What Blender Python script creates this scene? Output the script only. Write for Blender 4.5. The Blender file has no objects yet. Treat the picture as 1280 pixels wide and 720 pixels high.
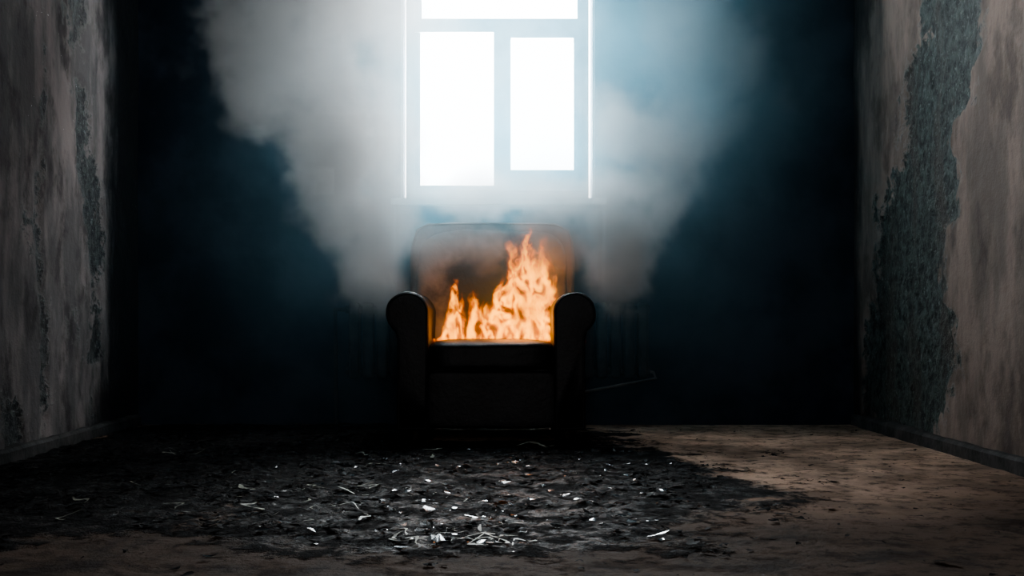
import bpy, bmesh, math, random
import numpy as np
from mathutils import Vector, noise as mn
random.seed(7); np.random.seed(7)
S = bpy.context.scene
COL = S.collection
try:
    S.view_settings.view_transform = 'AgX'
    S.view_settings.look = 'AgX - Medium High Contrast'
except Exception as e: print(e)
try:
    S.cycles.volume_step_rate = 3.0
    S.cycles.volume_max_steps = 128
    S.cycles.max_bounces = 4; S.cycles.diffuse_bounces = 2; S.cycles.glossy_bounces = 2; S.cycles.volume_bounces = 0
except Exception as e: print(e)

W = 1.95      # half room width
D = 6.5       # back wall inner face (y)
Y0 = -1.6     # wall behind camera
H = 3.2

# ---------------------------------------------------------------- helpers
def mesh_obj(name, verts, faces, mat=None, smooth=False, parent=None):
    me = bpy.data.meshes.new(name); me.from_pydata(verts, [], faces); me.update()
    ob = bpy.data.objects.new(name, me); COL.objects.link(ob)
    if mat: me.materials.append(mat)
    if smooth:
        me.polygons.foreach_set('use_smooth', [True]*len(me.polygons))
    if parent: ob.parent = parent
    return ob

def empty(name):
    e = bpy.data.objects.new(name, None); COL.objects.link(e); return e

class NT:
    def __init__(s, tree): s.t = tree; s.n = tree.nodes; s.l = tree.links
    def node(s, typ, **kw):
        n = s.n.new(typ)
        for k, v in kw.items(): setattr(n, k, v)
        return n
    def link(s, a, b): s.l.new(a, b)
    def setin(s, sock, v):
        if hasattr(v, 'is_output'): s.l.new(v, sock)
        else: sock.default_value = v
    def m(s, op, a, b=None, c=None, clamp=False):
        n = s.n.new('ShaderNodeMath'); n.operation = op; n.use_clamp = clamp
        s.setin(n.inputs[0], a)
        if b is not None: s.setin(n.inputs[1], b)
        if c is not None: s.setin(n.inputs[2], c)
        return n.outputs[0]
    def v(s, op, a, b=None):
        n = s.n.new('ShaderNodeVectorMath'); n.operation = op
        s.setin(n.inputs[0], a)
        if b is not None: s.setin(n.inputs[1], b)
        return n.outputs['Value'] if op in ('LENGTH', 'DISTANCE', 'DOT_PRODUCT') else n.outputs[0]
    def noise(s, vec, scale, detail=4, rough=.55, dist=0, col=False):
        n = s.n.new('ShaderNodeTexNoise')
        s.l.new(vec, n.inputs['Vector'])
        n.inputs['Scale'].default_value = scale; n.inputs['Detail'].default_value = detail
        n.inputs['Roughness'].default_value = rough; n.inputs['Distortion'].default_value = dist
        return n.outputs['Color'] if col else n.outputs[0]
    def mr(s, x, a, b, c=0., d=1., smooth=True):
        n = s.n.new('ShaderNodeMapRange'); n.interpolation_type = 'SMOOTHSTEP' if smooth else 'LINEAR'
        s.setin(n.inputs[0], x)
        for i, q in enumerate((a, b, c, d)): s.setin(n.inputs[i+1], q)
        return n.outputs[0]
    def mix(s, f, a, b):
        n = s.n.new('ShaderNodeMix'); n.data_type = 'RGBA'
        s.setin(n.inputs[0], f)
        for i, q in ((6, a), (7, b)):
            if hasattr(q, 'is_output'): s.l.new(q, n.inputs[i])
            else: n.inputs[i].default_value = (*q, 1) if len(q) == 3 else q
        return n.outputs[2]

def new_mat(name):
    m = bpy.data.materials.new(name); m.use_nodes = True
    t = NT(m.node_tree); bs = m.node_tree.nodes['Principled BSDF']
    return m, t, bs

def simple_mat(name, c1, c2, scale=8, rough=.7, bump=.3, metallic=0, spec=.5, bscale=None, dist=.01):
    m, t, bs = new_mat(name)
    co = t.node('ShaderNodeTexCoord').outputs['Object']
    n = t.noise(co, scale, 3, .6)
    t.link(t.mix(t.mr(n, .35, .65), c1, c2), bs.inputs['Base Color'])
    bs.inputs['Roughness'].default_value = rough; bs.inputs['Metallic'].default_value = metallic
    bs.inputs['Specular IOR Level'].default_value = spec
    if bump:
        b = t.node('ShaderNodeBump'); b.inputs['Strength'].default_value = bump; b.inputs['Distance'].default_value = dist
        t.link(t.noise(co, bscale or scale*4, 3, .6), b.inputs['Height']); t.link(b.outputs[0], bs.inputs['Normal'])
    return m

def add_attr(ob, name, vals):
    a = ob.data.attributes.new(name, 'FLOAT', 'POINT'); a.data.foreach_set('value', np.asarray(vals, dtype=np.float32))

def box(name, a, b, mat, parent=None, bevel=0.0, seg=2):
    bm = bmesh.new(); bmesh.ops.create_cube(bm, size=1)
    for v in bm.verts:
        for i in range(3): v.co[i] = a[i] + (v.co[i]+.5)*(b[i]-a[i])
    if bevel: bmesh.ops.bevel(bm, geom=bm.edges[:], offset=bevel, segments=seg, affect='EDGES', profile=.5)
    me = bpy.data.meshes.new(name); bm.to_mesh(me); bm.free(); me.materials.append(mat)
    ob = bpy.data.objects.new(name, me); COL.objects.link(ob)
    if parent: ob.parent = parent
    return ob

def boxes(name, lst, mat, parent=None):
    vs, fs = [], []
    for a, b in lst:
        o = len(vs)
        for z in (a[2], b[2]):
            vs += [(a[0], a[1], z), (b[0], a[1], z), (b[0], b[1], z), (a[0], b[1], z)]
        fs += [(o, o+3, o+2, o+1), (o+4, o+5, o+6, o+7), (o, o+1, o+5, o+4), (o+1, o+2, o+6, o+5), (o+2, o+3, o+7, o+6), (o+3, o, o+4, o+7)]
    return mesh_obj(name, vs, fs, mat, parent=parent)

def fbm(p, o=5): return mn.fractal(p, 1.0, 2.0, o)   # ~ -1..1

# ---------------------------------------------------------------- wall materials
def plaster_mat(name, light, light2, under, under2, amp=.9, spots=.75):
    m, t, bs = new_mat(name)
    co = t.node('ShaderNodeTexCoord').outputs['Object']
    st = t.v('MULTIPLY', co, (1, 1, .28))
    peel = t.node('ShaderNodeAttribute', attribute_name='peel').outputs['Fac']
    soot_shade = t.node('ShaderNodeAttribute', attribute_name='soot_shade').outputs['Fac']
    nf = t.noise(co, 10, 5, .70)
    pm = t.m('ADD', peel, t.m('MULTIPLY', t.m('SUBTRACT', nf, .5), amp))
    mask = t.mr(pm, .45, .56)
    streak = t.noise(st, 4.5, 5, .62)
    blot = t.noise(t.v('MULTIPLY', co, (1, 1, .6)), 3.6, 6, .66)
    c = t.mix(t.mr(streak, .40, .60), light, light2)
    c = t.mix(t.mr(blot, .48, .64, 0, spots), c, (light2[0]*.36, light2[1]*.35, light2[2]*.36))
    un = t.noise(co, 18, 5, .72)
    cu = t.mix(t.mr(un, .40, .60), under, under2)
    cu = t.mix(t.mr(streak, .50, .64, 0, .7), cu, (light2[0]*.4, light2[1]*.42, light2[2]*.42))
    cu = t.mix(t.mr(t.noise(co, 55, 3, .8), .56, .68, 0, .7), cu, (.24, .28, .26))
    edge = t.m('MULTIPLY', t.mr(pm, .38, .5), t.m('SUBTRACT', 1, mask))
    col = t.mix(mask, c, cu); col = t.mix(t.m('MULTIPLY', edge, .3), col, (.34, .33, .31))
    sm = t.mr(t.m('ADD', soot_shade, t.m('MULTIPLY', t.m('SUBTRACT', streak, .5), .9)), .3, .85)
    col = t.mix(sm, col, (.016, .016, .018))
    t.link(col, bs.inputs['Base Color'])
    bs.inputs['Specular IOR Level'].default_value = .3
    t.link(t.mr(mask, 0, 1, .85, .5), bs.inputs['Roughness'])
    h = t.m('SUBTRACT', t.m('MULTIPLY', nf, .6), t.m('MULTIPLY', mask, .5))
    h = t.m('ADD', h, t.m('MULTIPLY', t.m('MULTIPLY', un, mask), 1.3))
    b = t.node('ShaderNodeBump'); b.inputs['Strength'].default_value = .75; b.inputs['Distance'].default_value = .025
    t.link(h, b.inputs['Height']); t.link(b.outputs[0], bs.inputs['Normal'])
    return m

m_left = plaster_mat('plaster_left', (.26, .222, .212), (.125, .115, .114), (.028, .032, .035), (.09, .095, .095), 1.1, .85)
m_right = plaster_mat('plaster_right', (.28, .218, .186), (.165, .133, .116), (.018, .025, .024), (.080, .10, .095), 1.1, .6)
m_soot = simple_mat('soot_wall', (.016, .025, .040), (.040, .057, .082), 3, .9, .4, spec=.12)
m_ceil = simple_mat('ceiling_soot', (.05, .05, .055), (.02, .02, .022), 2, .9, .3)

# peel masks in wall coordinates (y along the wall, z up)
zr = [0, .06, .18, .32, .56, .63, .81, 1.0, 1.23, 1.33, 1.445, 1.65, 1.84, 2.3, 3.2]
Rr = [5.32, 5.32, 5.22, 5.13, 5.11, 5.22, 5.27, 5.09, 5.04, 5.22, 4.92, 4.81, 4.80, 4.7, 4.5]
zl = [0, .22, .56, .76, .96, 1.2, 1.33, 1.71, 1.81, 2.0, 2.4, 3.2]
Lr = [6.22, 6.36, 6.29, 6.09, 6.03, 5.97, 5.76, 5.74, 5.52, 5.42, 5.3, 5.1]
def peel_right(y, z):
    lo = np.interp(z, zr, Rr); hi = np.interp(z, zl, Lr)
    n = fbm(Vector((y*2.2, z*2.2, 3.1)))*.10 + fbm(Vector((y*9, z*9, 1.1)))*.11
    d = min(y-lo, hi-y) + n
    base = .5 + d*1.9
    if y < 3.9: base = .2 + fbm(Vector((y*1.1, z*.8, 9)))*.6
    return max(0, min(1, base))
def peel_left(y, z):
    n1 = fbm(Vector((y*2.6, z*1.1, 11.3)))
    b = .14 + n1*.42 + fbm(Vector((y*9, z*5, 2)))*.12
    g = math.exp(-((y-(5.72+.12*math.sin(z*2.5)))/.19)**2) * (1 if .35 < z < 1.7 else .35)
    g2 = math.exp(-((y-5.12-.03*math.sin(z*5))/.06)**2)*.34
    g3 = math.exp(-((y-4.85)/.16)**2-((z-.12)/.14)**2)*.6
    return max(0, min(1, b+g*.35+g2+g3))
def soot_shade_amt(sx, y, z):  # soot mixed with painted light falloff in the corner and near end
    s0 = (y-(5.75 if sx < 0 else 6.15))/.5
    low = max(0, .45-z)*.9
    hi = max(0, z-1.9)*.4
    near_fall = max(0, 5.05-y)*(.9 if sx > 0 else .6)  # near end of the wall painted darker, as light falls off
    return max(0, min(1, s0*.8 + low + hi + near_fall + (.14 if sx > 0 else .20)))

def wall_side(name, sx, mat, peel):
    ys = np.concatenate([np.arange(Y0, 4.2, .1), np.arange(4.2, D+.001, .0165)]); ys[-1] = D+.02
    zs = np.arange(-.06, H+.001, .02)
    vs = []; at = []; so = []
    for y in ys:
        for z in zs:
            p = peel(y, z)
            k = max(0, min(1, (p-.42)/.16))
            dx = -.014*k + .006*fbm(Vector((y*3, z*3, 1))) + k*.006*fbm(Vector((y*22, z*22, 4)), 3)
            vs.append((sx*(W - dx - .012), y, z)); at.append(p); so.append(soot_shade_amt(sx, y, z))
    nz = len(zs); fs = []
    for i in range(len(ys)-1):
        for j in range(nz-1):
            q = (i*nz+j, (i+1)*nz+j, (i+1)*nz+j+1, i*nz+j+1)
            fs.append(q if sx < 0 else q[::-1])
    ob = mesh_obj(name, vs, fs, mat, True); add_attr(ob, 'peel', at); add_attr(ob, 'soot_shade', so)
    return ob
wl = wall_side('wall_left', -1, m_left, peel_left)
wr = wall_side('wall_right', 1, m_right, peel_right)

# back wall with window opening
wx0, wx1, wz0, wz1 = -.515, .535, 1.215, 2.95
T = .30
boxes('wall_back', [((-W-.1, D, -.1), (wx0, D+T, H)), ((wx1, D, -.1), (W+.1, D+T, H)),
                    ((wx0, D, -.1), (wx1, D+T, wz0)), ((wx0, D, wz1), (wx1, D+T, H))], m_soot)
boxes('wall_front', [((-W-.1, Y0-.2, -.1), (W+.1, Y0, H))], m_ceil)
boxes('ceiling', [((-W-.1, Y0-.2, H), (W+.1, D+T, H+.15))], m_ceil)

# ---------------------------------------------------------------- baseboards
m_base = simple_mat('plinth', (.065, .06, .058), (.022, .022, .022), 9, .8, .6)
def baseboard(name, sx):
    ys = np.arange(Y0, D, .03); prof = [(.045, -.03), (.045, .04), (.035, .052), (0, .06)]
    vs = []; fs = []
    for y in ys:
        j = fbm(Vector((y*6, sx, 0)))*.008
        for (o, z) in prof:
            vs.append((sx*(W-.012-(o+(j if o else 0))+.02), y, z+(j*.6 if z > 0 else 0)))
    n = len(prof)
    for i in range(len(ys)-1):
        for k in range(n-1): fs.append((i*n+k, i*n+k+1, (i+1)*n+k+1, (i+1)*n+k))
    mesh_obj(name, vs, fs, m_base)
baseboard('baseboard_left', -1); baseboard('baseboard_right', 1)

# ---------------------------------------------------------------- floor
poly = [(-2.1, 6.6), (.35, 6.6), (.5, 6.1), (.52, 5.6), (.78, 4.9), (.86, 4.4), (.95, 4.1), (.93, 3.8), (.66, 3.45), (.42, 3.0), (.1, 2.8), (-.4, 2.85), (-.6, 3.15), (-.85, 3.35),
        (-1.05, 3.3), (-1.3, 3.0), (-1.5, 2.7), (-2.1, 2.7)]
def sdpoly(x, y):
    d = 1e9; ins = False; n = len(poly); j = n-1
    for i in range(n):
        ax, ay = poly[i]; bx, by = poly[j]
        ex, ey = bx-ax, by-ay; px, py = x-ax, y-ay
        tt = max(0, min(1, (px*ex+py*ey)/(ex*ex+ey*ey)))
        d = min(d, math.hypot(px-ex*tt, py-ey*tt))
        if (ay > y) != (by > y) and x < (bx-ax)*(y-ay)/(by-ay)+ax: ins = not ins
        j = i
    return d if ins else -d
def burn(x, y):
    d = sdpoly(x, y) + fbm(Vector((x*2.4, y*2.4, 5)))*.26
    if 5.3 < y < 6.45 and abs(x+.02) < .5:      # lit strip under the chair, painted in as pale floor
        d = min(d, -.1 + max(abs(x+.02)-.27, 5.62-y)*4)
    return max(0, min(1, .5+d*1.8))
def floor_h(x, y, b):
    return .004*fbm(Vector((x*4, y*4, 2))) + b*(.004+.016*abs(fbm(Vector((x*9, y*9, 7)), 4)))
xs = np.linspace(-W-.02, W+.02, 190); ys = np.concatenate([np.arange(Y0, 2.2, .08), np.arange(2.2, D+.001, .020)]); ys[-1] = D+.03
vs = []; at = []; fs = []; shd = []
for y in ys:
    for x in xs:
        b = burn(x, y); vs.append((x, y, floor_h(x, y, b)-.008)); at.append(b)
        shd.append(max(0, min(1, (4.3-y)/1.1 + max(0, abs(x)-1.25)*.9)))  # light falloff painted into the floor colour: near end and sides darker
n = len(xs)
for i in range(len(ys)-1):
    for j in range(n-1): fs.append((i*n+j, i*n+j+1, (i+1)*n+j+1, (i+1)*n+j))
m, t, bs = new_mat('burnt_floor')
co = t.node('ShaderNodeTexCoord').outputs['Object']
bu = t.node('ShaderNodeAttribute', attribute_name='burn').outputs['Fac']
shade_m = t.node('ShaderNodeAttribute', attribute_name='floor_shade').outputs['Fac']
nn = t.noise(co, 7, 6, .70)
pm = t.m('ADD', bu, t.m('MULTIPLY', t.m('SUBTRACT', nn, .5), 1.9))
mask = t.mr(pm, .34, .64)
n3 = t.noise(co, 3.4, 5, .65)
c = t.mix(t.mr(n3, .38, .62), (.68, .46, .34), (.31, .21, .155))
c = t.mix(t.mr(t.noise(co, 14, 5, .78), .49, .64, 0, .85), c, (.06, .045, .036))
c = t.mix(t.m('MULTIPLY', shade_m, t.mr(n3, .36, .66, 1., .75)), c, (.024, .016, .012))
n40 = t.noise(co, 30, 5, .72)
cb = t.mix(t.mr(n40, .50, .7), (.004, .004, .005), (.016, .016, .017))
t.link(t.mix(mask, c, cb), bs.inputs['Base Color'])
r1 = t.mr(nn, .38, .56, .28, .95)
t.link(t.m('MAXIMUM', r1, t.m('MULTIPLY', t.m('SUBTRACT', 1, mask), .8)), bs.inputs['Roughness'])
t.link(t.m('SUBTRACT', .26, t.m('MULTIPLY', shade_m, .13)), bs.inputs['Specular IOR Level'])
b = t.node('ShaderNodeBump'); b.inputs['Strength'].default_value = 1.; b.inputs['Distance'].default_value = .022
hh = t.m('ADD', t.m('MULTIPLY', n40, .5), t.m('MULTIPLY', t.m('MULTIPLY', t.noise(co, 22, 5, .75, .6), mask), 1.8))
t.link(hh, b.inputs['Height']); t.link(b.outputs[0], bs.inputs['Normal'])
fl = mesh_obj('floor', vs, fs, m, True); add_attr(fl, 'burn', at); add_attr(fl, 'floor_shade', shd)

# debris flakes: one mesh
m_char = simple_mat('charred_flakes', (.003, .003, .004), (.008, .008, .009), 30, .7, 0, spec=.08)
m_wet = simple_mat('wet_char', (.008, .008, .009), (.02, .022, .024), 30, .2, 0, spec=.6)
m_paint = simple_mat('paint_scraps', (.50, .52, .43), (.22, .22, .18), 20, .5, 0)
def flakes(vs, fs, mi, idx, N, sampler, smin, smax, lift=.0, curl=.5, aspect=(.3, 1), bend=0):
    for _ in range(N):
        x, y = sampler()
        if x is None: continue
        if -.54 < x < .50 and 5.31 < y < 6.3: continue
        s = smin + (smax-smin)*random.random()**2.6; a = random.uniform(0, math.pi); asp = random.uniform(*aspect)
        L, Wd = s, s*asp
        k = 4 if not bend else 9; o = len(vs); ca, sa = math.cos(a), math.sin(a)
        z0 = floor_h(x, y, burn(x, y))-.007+random.uniform(0, lift)
        cr = random.uniform(-curl, curl); tilt = random.uniform(-.3, .3)
        bd = random.uniform(-bend, bend); b2 = random.uniform(-bend, bend)*.6
        for i in range(k+1):
            u = (i/k-.5)
            w = Wd*(.35+.65*math.sqrt(max(0, 1-(2*u)**2)))*random.uniform(.35, 1.3)
            off = random.uniform(-.35, .35)*Wd + bd*L*(4*u*u-.5) + b2*L*math.sin(u*9)
            for sgn in (-.5, .5):
                lx, ly = u*L, sgn*w+off
                z = z0 + abs(cr)*L*(4*u*u if cr > 0 else (1-4*u*u))*.5 + max(-.004, min(.02, tilt*ly)) + .002
                vs.append((x+lx*ca-ly*sa, y+lx*sa+ly*ca, z))
        ii = idx if isinstance(idx, int) else random.choice(idx)
        for i in range(k): fs.append((o+2*i, o+2*i+1, o+2*i+3, o+2*i+2)); mi.append(ii)
def samp_burn():
    for _ in range(40):
        x = random.uniform(-W+.1, 1.25); y = random.uniform(2.3, 6.3)
        cl = fbm(Vector((x*3.2, y*3.2, 17)))
        if burn(x, y)+random.uniform(-.4, .1)+cl*1.2 > .62: return x, y
    return None, None
def samp_any():
    return random.uniform(-W+.1, W-.1), random.uniform(2.3, 6.3)
def samp_scr():
    r = random.random()
    if r < .35: return random.gauss(-.08, .12), random.gauss(3.08, .09)
    if r < .55: return random.gauss(-.42, .14), random.gauss(3.75, .2)
    x = random.gauss(-.5, .5); return max(-1.7, min(1, x)), random.uniform(3.0, 5.5)
vs, fs, mi = [], [], []
flakes(vs, fs, mi, [0, 0, 0, 0, 0, 1], 7500, samp_burn, .006, .045, .008, .35)
flakes(vs, fs, mi, 0, 1100, samp_any, .005, .024, .0, .4)
flakes(vs, fs, mi, 2, 120, samp_scr, .02, .16, .008, .15, (.05, .13), .45)
db = mesh_obj('burnt_debris', vs, fs, m_char); db.data.materials.append(m_wet); db.data.materials.append(m_paint)
db.data.polygons.foreach_set('material_index', mi)

# ---------------------------------------------------------------- window
m_frame = simple_mat('window_paint', (.60, .62, .62), (.45, .47, .48), 6, .5, .1)
win = empty('window_1'); win.location = (0, 0, 0)
fy0, fy1 = D+.04, D+.10
def fr(name, l): return boxes(name, l, m_frame, win)
fr('frame_outer', [((-.490, fy0, wz0), (-.445, fy1, wz1)), ((.465, fy0, wz0), (.505, fy1, wz1)),
                   ((-.445, fy0, wz0), (.465, fy1, 1.262)), ((-.445, fy0, wz1-.05), (.465, fy1, wz1))])
fr('transom', [((-.445, fy0-.01, 2.127), (.465, fy1, 2.200))])
fr('mullion', [((-.012, fy0-.01, 1.262), (.035, fy1, 2.127))])
fr('sash_fixed', [((-.445, fy0+.01, 1.262), (-.413, fy1-.01, 2.127)), ((-.413, fy0+.01, 1.262), (-.012, fy1-.01, 1.294))])
fr('sash_casement', [((.035, fy0-.02, 1.262), (.080, fy1-.02, 2.127)), ((.422, fy0-.02, 1.262), (.465, fy1-.02, 2.127)),
                     ((.080, fy0-.02, 1.262), (.422, fy1-.02, 1.375)), ((.080, fy0-.02, 2.093), (.422, fy1-.02, 2.127))])
fr('sash_top', [((-.445, fy0+.01, 2.20), (-.405, fy1-.01, 2.90)), ((.443, fy0+.01, 2.20), (.465, fy1-.01, 2.90))])
fr('sill', [((wx0-.05, D-.06, wz0-.035), (wx1+.06, D+.04, wz0))])
fr('handle', [((.045, fy0-.05, 1.66), (.065, fy0-.02, 1.78)), ((.047, fy0-.065, 1.655), (.063, fy0-.05, 1.70))])
fr('reveal_bead', [((wx0, D-.012, wz0), (wx0+.014, D+.01, wz1)), ((wx1-.014, D-.012, wz0), (wx1, D+.01, wz1))])

# ---------------------------------------------------------------- radiator
m_rad = simple_mat('radiator_paint', (.045, .05, .055), (.016, .018, .021), 10, .7, .3, spec=.2)
rad = empty('radiator')
k = 0; x = -.78
while x < .80:
    ob = box('section_%d' % k, (x, 6.345, .25), (x+.055, 6.455, .655), m_rad, rad, .018, 3); x += .073; k += 1
def tube(name, pts, r, mat, parent=None, cyclic=False):
    cu = bpy.data.curves.new(name, 'CURVE'); cu.dimensions = '3D'; cu.bevel_depth = r; cu.bevel_resolution = 4; cu.use_fill_caps = True
    sp = cu.splines.new('POLY'); sp.points.add(len(pts)-1); sp.use_cyclic_u = cyclic
    for p, q in zip(sp.points, pts): p.co = (*q, 1)
    cu.materials.append(mat)
    ob = bpy.data.objects.new(name, cu); COL.objects.link(ob)
    if parent: ob.parent = parent
    return ob
tube('pipe_header_top', [(-.8, 6.4, .615), (.82, 6.4, .615)], .02, m_rad, rad)
tube('pipe_header_bottom', [(-.8, 6.4, .29), (.82, 6.4, .29)], .02, m_rad, rad)
m_pipe = simple_mat('pipe_paint', (.12, .12, .125), (.06, .06, .065), 10, .5, .2)
tube('pipe_feed', [(.80, 6.4, .29), (.84, 6.4, .28), (.85, 6.38, .25), (.5, 6.3, .19), (.3, 6.3, .15), (.3, 6.3, 0)], .008, m_pipe, rad)
tube('pipe_riser', [(-.8, 6.4, .615), (-.86, 6.42, .615), (-.86, 6.45, 0)], .012, m_rad, rad)

# ---------------------------------------------------------------- armchair
m_fab = simple_mat('charred_leather', (.004, .005, .007), (.011, .014, .018), 7, .5, .4, spec=.3, bscale=50, dist=.005)
m_back = simple_mat('scorched_fabric', (.42, .40, .40), (.25, .23, .225), 5, .85, .5, spec=.15, bscale=45, dist=.008)
# charred patch burnt into the middle of the back upholstery
t = NT(m_back.node_tree); bs = m_back.node_tree.nodes['Principled BSDF']
co = t.node('ShaderNodeTexCoord').outputs['Object']
src = bs.inputs['Base Color'].links[0].from_socket
dd = t.v('LENGTH', t.v('MULTIPLY', t.v('SUBTRACT', co, (-.01, .2, .72)), (3.4, .5, 3.6)))
dd = t.m('ADD', dd, t.m('MULTIPLY', t.m('SUBTRACT', t.noise(co, 9, 5, .65), .5), 1.5))
t.link(t.mix(t.mr(dd, .45, 1.15, .9, 0.), src, (.03, .018, .015)), bs.inputs['Base Color'])
m_leg = simple_mat('dark_wood', (.012, .009, .007), (.022, .016, .012), 12, .4, .2)
chair = empty('armchair'); CX = -.022
chair.location = (CX, 5.80, 0)
def cushion(name, a, b, mat, n=6, cuts=28, nz=.006, puff=0, smooth=True, seed=0):
    bm = bmesh.new(); bmesh.ops.create_cube(bm, size=2)
    bmesh.ops.subdivide_edges(bm, edges=bm.edges[:], cuts=cuts, use_grid_fill=True)
    c = [(a[i]+b[i])/2 for i in range(3)]; h = [(b[i]-a[i])/2 for i in range(3)]
    for v in bm.verts:
        p = v.co.copy()
        s = (abs(p.x)**n+abs(p.y)**n+abs(p.z)**n)**(1/n)
        q = p/s
        w = Vector((c[0]+q.x*h[0], c[1]+q.y*h[1], c[2]+q.z*h[2]))
        d = fbm(w*5+Vector((seed, 0, 0)), 4)*nz
        w += q.normalized()*d
        if puff:
            w.z += puff*max(0, q.z)*(1-q.x**2)*(1-q.y**2)
        v.co = w - Vector(chair.location)
    me = bpy.data.meshes.new(name); bm.to_mesh(me); bm.free(); me.materials.append(mat)
    me.polygons.foreach_set('use_smooth', [True]*len(me.polygons))
    ob = bpy.data.objects.new(name, me); COL.objects.link(ob); ob.parent = chair
    return ob
cushion('base', (CX-.30, 5.435, .075), (CX+.30, 6.16, .36), m_fab, 14, 20, .003)
cushion('front_rail', (CX-.295, 5.415, .07), (CX+.295, 5.50, .33), m_fab, 12, 20, .003, seed=4)
cushion('seat_cushion', (CX-.287, 5.405, .325), (CX+.287, 6.03, .462), m_fab, 7, 34, .006, .012, seed=2)
bk = cushion('backrest', (CX-.41, 6.01, .10), (CX+.42, 6.23, 1.05), m_back, 8, 30, .005, seed=3)
bc = cushion('back_cushion', (CX-.375, 5.985, .44), (CX+.375, 6.08, 1.01), m_back, 4.5, 34, .012, seed=8)
def arm(name, sx):
    rc = .377; zc = .589; r = .099
    pr = [(.285, .062)]
    pr += [(.284, .2), (.283, .38), (.281, .5)]
    for i in range(0, 25):
        a = math.radians(180-8 - i*(235-8)/24)
        pr.append((rc+r*math.cos(a), zc+r*math.sin(a)))
    pr += [(.425, .47), (.424, .3), (.428, .062)]
    cx_ = .355
    sl = [(5.408, .82), (5.409, .93), (5.414, .972), (5.426, .994), (5.445, 1), (5.6, 1), (5.8, 1), (6.0, 1), (6.10, .995), (6.12, .96), (6.125, .9)]
    vs = []; n = len(pr)
    for (y, s) in sl:
        for (px, pz) in pr:
            if pz > .47: qx, qz = rc+(px-rc)*s, zc+(pz-zc)*(s if s < 1 else 1)
            else: qx, qz = cx_+(px-cx_)*(1-(1-s)*1.2), pz
            d = fbm(Vector((px*7, y*7, pz*7+sx*3)), 4)*.004
            vs.append((sx*(qx+d), y-5.80, qz+d))
    fs = []
    for i in range(len(sl)-1):
        for j in range(n):
            q = (i*n+j, i*n+(j+1) % n, (i+1)*n+(j+1) % n, (i+1)*n+j)
            fs.append(q if sx > 0 else q[::-1])
    fs.append(tuple(range(n))[::-1] if sx > 0 else tuple(range(n)))
    o = (len(sl)-1)*n; fs.append(tuple(range(o, o+n)))
    ob = mesh_obj(name, vs, fs, m_fab, True, chair)
    pts = [(sx*(rc+(px-rc)*.9 if pz > .47 else cx_+(px-cx_)*.86), 5.409-5.80, zc+(pz-zc)*.9 if pz > .47 else pz+.01) for (px, pz) in pr]
    tube(name+'_piping', pts, .004, m_fab, chair, True)
arm('arm_right', 1); arm('arm_left', -1)
def leg(name, x, y):
    vs, fs = [], []; prof = [(.0, .027), (.02, .03), (.045, .036), (.09, .040)]
    N = 16
    for z, r in prof:
        for i in range(N):
            a = 2*math.pi*i/N; vs.append((x+r*math.cos(a), y-5.80+r*math.sin(a), z+.001))
    for k in range(3):
        for i in range(N): fs.append((k*N+i, k*N+(i+1) % N, (k+1)*N+(i+1) % N, (k+1)*N+i))
    fs.append(tuple(range(N))[::-1]); mesh_obj(name, vs, fs, m_leg, True, chair)
leg('leg_1', -.345, 5.47); leg('leg_2', .345, 5.47); leg('leg_3', -.33, 6.12); leg('leg_4', .33, 6.12)
tube('backrest_piping', [(sx_, 6.03-5.80, z_) for sx_, z_ in [(-.385, .6), (-.39, .95), (-.375, 1.01), (-.32, 1.04), (0, 1.045), (.32, 1.04), (.385, 1.01), (.40, .95), (.395, .6)]], .005, m_back, chair)

# ---------------------------------------------------------------- volumes
def vol_obj(name, lo, hi, res, field, mat):
    me = bpy.data.meshes.new(name); me.from_pydata([lo, hi], [], [])
    ob = bpy.data.objects.new(name, me); COL.objects.link(ob); me.materials.append(mat)
    g = bpy.data.node_groups.new(name+'_gn', 'GeometryNodeTree')
    g.interface.new_socket('Geometry', in_out='INPUT', socket_type='NodeSocketGeometry')
    g.interface.new_socket('Geometry', in_out='OUTPUT', socket_type='NodeSocketGeometry')
    t = NT(g); out = t.node('NodeGroupOutput')
    vc = t.node('GeometryNodeVolumeCube')
    vc.inputs['Min'].default_value = lo; vc.inputs['Max'].default_value = hi
    vc.inputs['Resolution X'].default_value = res[0]; vc.inputs['Resolution Y'].default_value = res[1]; vc.inputs['Resolution Z'].default_value = res[2]
    pos = t.node('GeometryNodeInputPosition').outputs[0]
    t.link(field(t, pos), vc.inputs['Density'])
    sm = t.node('GeometryNodeSetMaterial'); sm.inputs['Material'].default_value = mat
    t.link(vc.outputs[0], sm.inputs[0]); t.link(sm.outputs[0], out.inputs[0])
    md = ob.modifiers.new('gn', 'NODES'); md.node_group = g
    return ob

def blob_field(blobs, nscale, amp, thr, soft, warp=.12):
    def f(t, pos):
        wn = t.v('SUBTRACT', t.noise(pos, nscale*.55, 3, .5, col=True), (.5, .5, .5))
        p = t.v('ADD', pos, t.v('MULTIPLY', wn, (warp*2, warp*2, warp*2)))
        tot = None; wt = None
        for (x, y, z, rx, ry, rz, w) in blobs:
            d = t.v('LENGTH', t.v('MULTIPLY', t.v('SUBTRACT', p, (x, y, z)), (1/rx, 1/ry, 1/rz)))
            fo = t.mr(d, 0., 1., 1., 0.)
            tot = fo if tot is None else t.m('ADD', tot, fo)
            fw = t.m('MULTIPLY', fo, w)
            wt = fw if wt is None else t.m('ADD', wt, fw)
        N = t.noise(t.v('MULTIPLY', p, (1, .6, 1)), nscale, 7, .66, .2)
        s = t.m('ADD', t.m('MINIMUM', tot, 1.), t.m('MULTIPLY', t.m('SUBTRACT', N, .5), amp))
        return t.m('MULTIPLY', t.mr(s, thr, thr+soft), t.m('MINIMUM', wt, 2.2))
    return f
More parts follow.
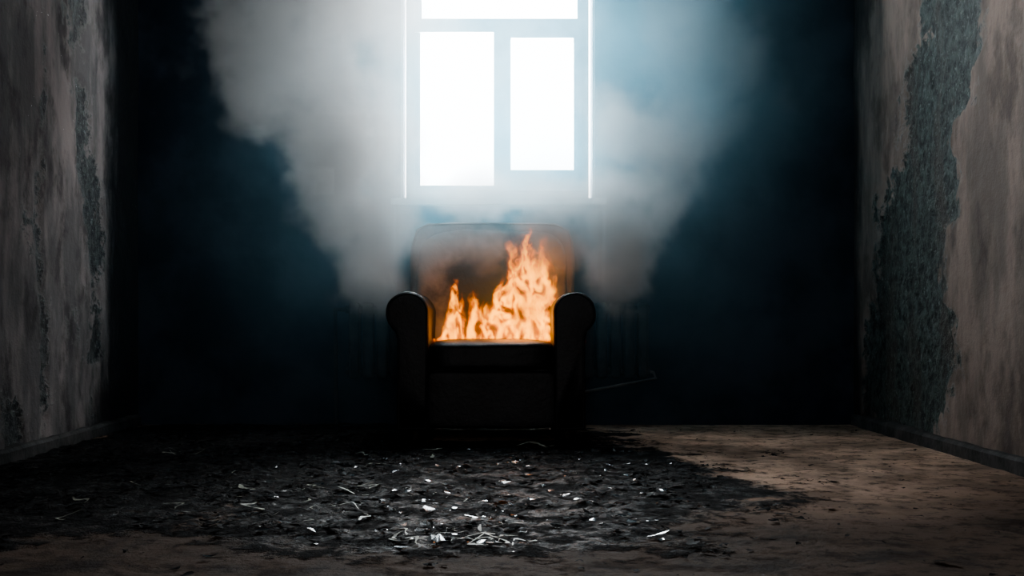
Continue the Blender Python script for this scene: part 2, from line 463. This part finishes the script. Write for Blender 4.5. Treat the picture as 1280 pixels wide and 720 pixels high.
# (x, y, z, rx, ry, rz, weight)
plume = [(-1.22, 5.75, 1.80, .50, .4, .52, .65), (-1.0, 5.8, 2.15, .70, .45, .55, .8), (-.62, 5.85, 2.1, .60, .45, .65, 1.0),
         (-.88, 5.8, 1.55, .58, .4, .52, 1.0), (-.62, 5.8, 1.45, .52, .35, .52, 1.0), (-.68, 5.8, 1.15, .50, .35, .44, 1.0), (-.58, 5.85, .93, .40, .3, .34, 1.2),
         (-.64, 5.9, .70, .28, .24, .27, 1.6), (-.50, 5.85, .66, .20, .2, .20, 1.5),
         (.64, 5.9, .72, .29, .24, .28, 2.4), (.56, 5.88, .90, .30, .25, .29, 1.9), (.42, 6.0, 1.16, .34, .25, .22, 1.6),
         (.68, 5.85, 1.05, .36, .25, .32, 1.0), (.85, 5.85, 1.35, .46, .3, .45, .28), (1.05, 5.85, 1.7, .60, .35, .58, .13), (.95, 5.85, 2.1, .6, .35, .5, .06),
         (-.05, 6.12, 1.18, .75, .26, .24, 1.6), (.55, 5.9, 1.5, .32, .3, .4, .28), (0, 6.0, 1.8, .9, .3, 1.0, .12)]
def vol_mat(name, col, dens, aniso):
    m = bpy.data.materials.new(name); m.use_nodes = True; t = NT(m.node_tree); m.node_tree.nodes.clear()
    o = t.node('ShaderNodeOutputMaterial'); pv = t.node('ShaderNodeVolumePrincipled')
    pv.inputs['Color'].default_value = (*col, 1); pv.inputs['Anisotropy'].default_value = aniso
    pv.inputs['Density'].default_value = dens
    t.link(pv.outputs[0], o.inputs['Volume'])
    return m, t, pv
m_smoke, _, _ = vol_mat('smoke', (.945, .955, .955), 3.1, .2)
vol_obj('smoke_plume', (-1.88, 5.25, .3), (1.88, 6.44, 2.75), (200, 62, 130), blob_field(plume, 4.0, 3.0, .38, .42), m_smoke)
wisps = [(-.18, 5.74, .95, .34, .16, .17, .9), (.25, 5.74, 1.00, .30, .16, .18, 1.0), (-.05, 5.75, .85, .16, .12, .18, .7), (.33, 5.76, .88, .2, .14, .22, 1.1), (-.32, 5.76, .82, .18, .14, .24, .9)]
m_wisp, _, _ = vol_mat('fire_smoke', (.90, .90, .90), 4.2, .0)
vol_obj('fire_smoke', (-.6, 5.55, .55), (.6, 5.9, 1.3), (78, 24, 52), blob_field(wisps, 7, 2.2, .34, .38, .06), m_wisp)

# bluish haze hanging round the window (soft, coarse grid)
def haze_field(t, pos):
    tot = None
    for (x, y, z, rx, ry, rz, w_) in [(0, 6.0, 1.6, 1.9, .9, 1.9, .95), (1.0, 6.0, 1.9, 1.1, .7, 1.2, 1.2), (-.9, 6.0, 1.9, 1.0, .7, 1.0, .4), (0, 5.9, 1.1, .9, .7, .8, .5), (0, 6.1, .8, 2.6, .9, 1.4, .85)]:
        d = t.v('LENGTH', t.v('MULTIPLY', t.v('SUBTRACT', pos, (x, y, z)), (1/rx, 1/ry, 1/rz)))
        fo = t.mr(d, 0., 1., w_, 0.)
        tot = fo if tot is None else t.m('ADD', tot, fo)
    return t.m('MULTIPLY', tot, t.mr(t.noise(pos, 1.6, 4, .55), .3, .7, .5, 1.3))
m_haze, _, _ = vol_mat('haze', (.28, .60, .77), .46, .3)
vol_obj('smoke_haze', (-1.9, 5.0, .05), (1.9, 6.48, 3.1), (50, 20, 40), haze_field, m_haze)

# fire
def fire_field(t, pos):
    sp = t.node('ShaderNodeSeparateXYZ'); t.link(pos, sp.inputs[0]); x, y, z = sp.outputs
    v = t.m('SUBTRACT', z, .455)
    wn = t.v('SUBTRACT', t.noise(t.v('MULTIPLY', pos, (1, .6, .8)), 7, 3, .5, col=True), (.5, .5, .5))
    amt = t.m('ADD', .04, t.m('MULTIPLY', v, .40))
    sc = t.node('ShaderNodeVectorMath', operation='SCALE'); t.link(wn, sc.inputs[0]); t.link(amt, sc.inputs['Scale'])
    p = t.v('ADD', pos, sc.outputs[0])
    sp2 = t.node('ShaderNodeSeparateXYZ'); t.link(p, sp2.inputs[0]); x2, y2, z2 = sp2.outputs
    v2 = t.m('SUBTRACT', z2, .455)
    h = None
    for (c, w_, hh) in [(-.200, .040, .28), (-.155, .045, .19), (-.10, .05, .21), (-.04, .05, .16), (.02, .05, .29), (.08, .065, .42), (.15, .085, .51), (.225, .075, .43)]:
        d = t.m('DIVIDE', t.m('SUBTRACT', x2, c), w_)
        g = t.m('MULTIPLY', t.m('EXPONENT', t.m('MULTIPLY', t.m('MULTIPLY', d, d), -1.)), hh)
        h = g if h is None else t.m('MAXIMUM', h, g)
    n1 = t.noise(t.v('MULTIPLY', p, (1.5, .08, .6)), 13, 4, .6, .9)
    ridge = t.m('SUBTRACT', 1., t.m('MULTIPLY', t.m('ABSOLUTE', t.m('SUBTRACT', n1, .5)), 8.))
    e = t.m('SUBTRACT', 1., t.m('DIVIDE', v2, t.m('ADD', h, .01)))
    dy = t.m('DIVIDE', t.m('SUBTRACT', y2, 5.73), .10)
    ey = t.m('EXPONENT', t.m('MULTIPLY', t.m('MULTIPLY', dy, dy), -1.))
    s = t.m('ADD', e, t.m('MULTIPLY', ridge, .36))
    body = t.mr(s, .12, .55)
    fil = t.m('ADD', .13, t.m('MULTIPLY', t.m('MAXIMUM', ridge, 0.), 1.0))
    return t.m('MULTIPLY', t.m('MULTIPLY', t.m('MULTIPLY', body, fil), ey), t.mr(v, -.01, .02))
m_fire = bpy.data.materials.new('fire'); m_fire.use_nodes = True; t = NT(m_fire.node_tree); m_fire.node_tree.nodes.clear()
o = t.node('ShaderNodeOutputMaterial'); em = t.node('ShaderNodeEmission')
at_ = t.node('ShaderNodeAttribute', attribute_name='density').outputs['Fac']
cr = t.node('ShaderNodeValToRGB'); t.link(at_, cr.inputs[0])
cr.color_ramp.elements[0].color = (1, .085, .0, 1); cr.color_ramp.elements[1].color = (1, .38, .01, 1); cr.color_ramp.elements[1].position = .8
t.link(cr.outputs[0], em.inputs['Color'])
t.link(t.m('MULTIPLY', t.m('POWER', at_, 1.6), 31.), em.inputs['Strength']); t.link(em.outputs[0], o.inputs['Volume'])
vol_obj('fire', (-.36, 5.58, .44), (.42, 5.88, 1.12), (156, 34, 136), fire_field, m_fire)

# ---------------------------------------------------------------- lights
def area(name, loc, size, size_y, energy, col, rot, spread=180):
    l = bpy.data.lights.new(name, 'AREA'); l.shape = 'RECTANGLE'; l.size = size; l.size_y = size_y; l.energy = energy; l.color = col
    l.spread = math.radians(spread)
    ob = bpy.data.objects.new(name, l); COL.objects.link(ob); ob.location = loc; ob.rotation_euler = rot
    return ob
area('daylight', (.01, D+.34, 2.0), 2.2, 2.4, 820, (.94, .985, 1.0), (math.radians(-90), 0, 0))
area('front_fill', (0, Y0+.05, 1.2), 1.0, 2.0, 36, (1.0, .94, .92), (math.radians(90), 0, 0))  # added fill from behind the camera; the wall there has no door
l = bpy.data.lights.new('fire_glow', 'POINT'); l.energy = 2.6; l.color = (1, .30, .07); l.shadow_soft_size = .12
ob = bpy.data.objects.new('fire_glow', l); COL.objects.link(ob); ob.location = (.08, 5.72, .56)
w = bpy.data.worlds.new('sky'); S.world = w; w.use_nodes = True
w.node_tree.nodes['Background'].inputs[0].default_value = (.98, .99, 1, 1); w.node_tree.nodes['Background'].inputs[1].default_value = 12

# ---------------------------------------------------------------- camera
cam = bpy.data.cameras.new('camera'); cam.sensor_width = 36; cam.lens = 36*1500/1280
cam.shift_x = 20/1280; cam.shift_y = 40/1280
co_ = bpy.data.objects.new('camera', cam); COL.objects.link(co_); co_.location = (0, 0, .56); co_.rotation_euler = (math.radians(90), 0, 0)
S.camera = co_
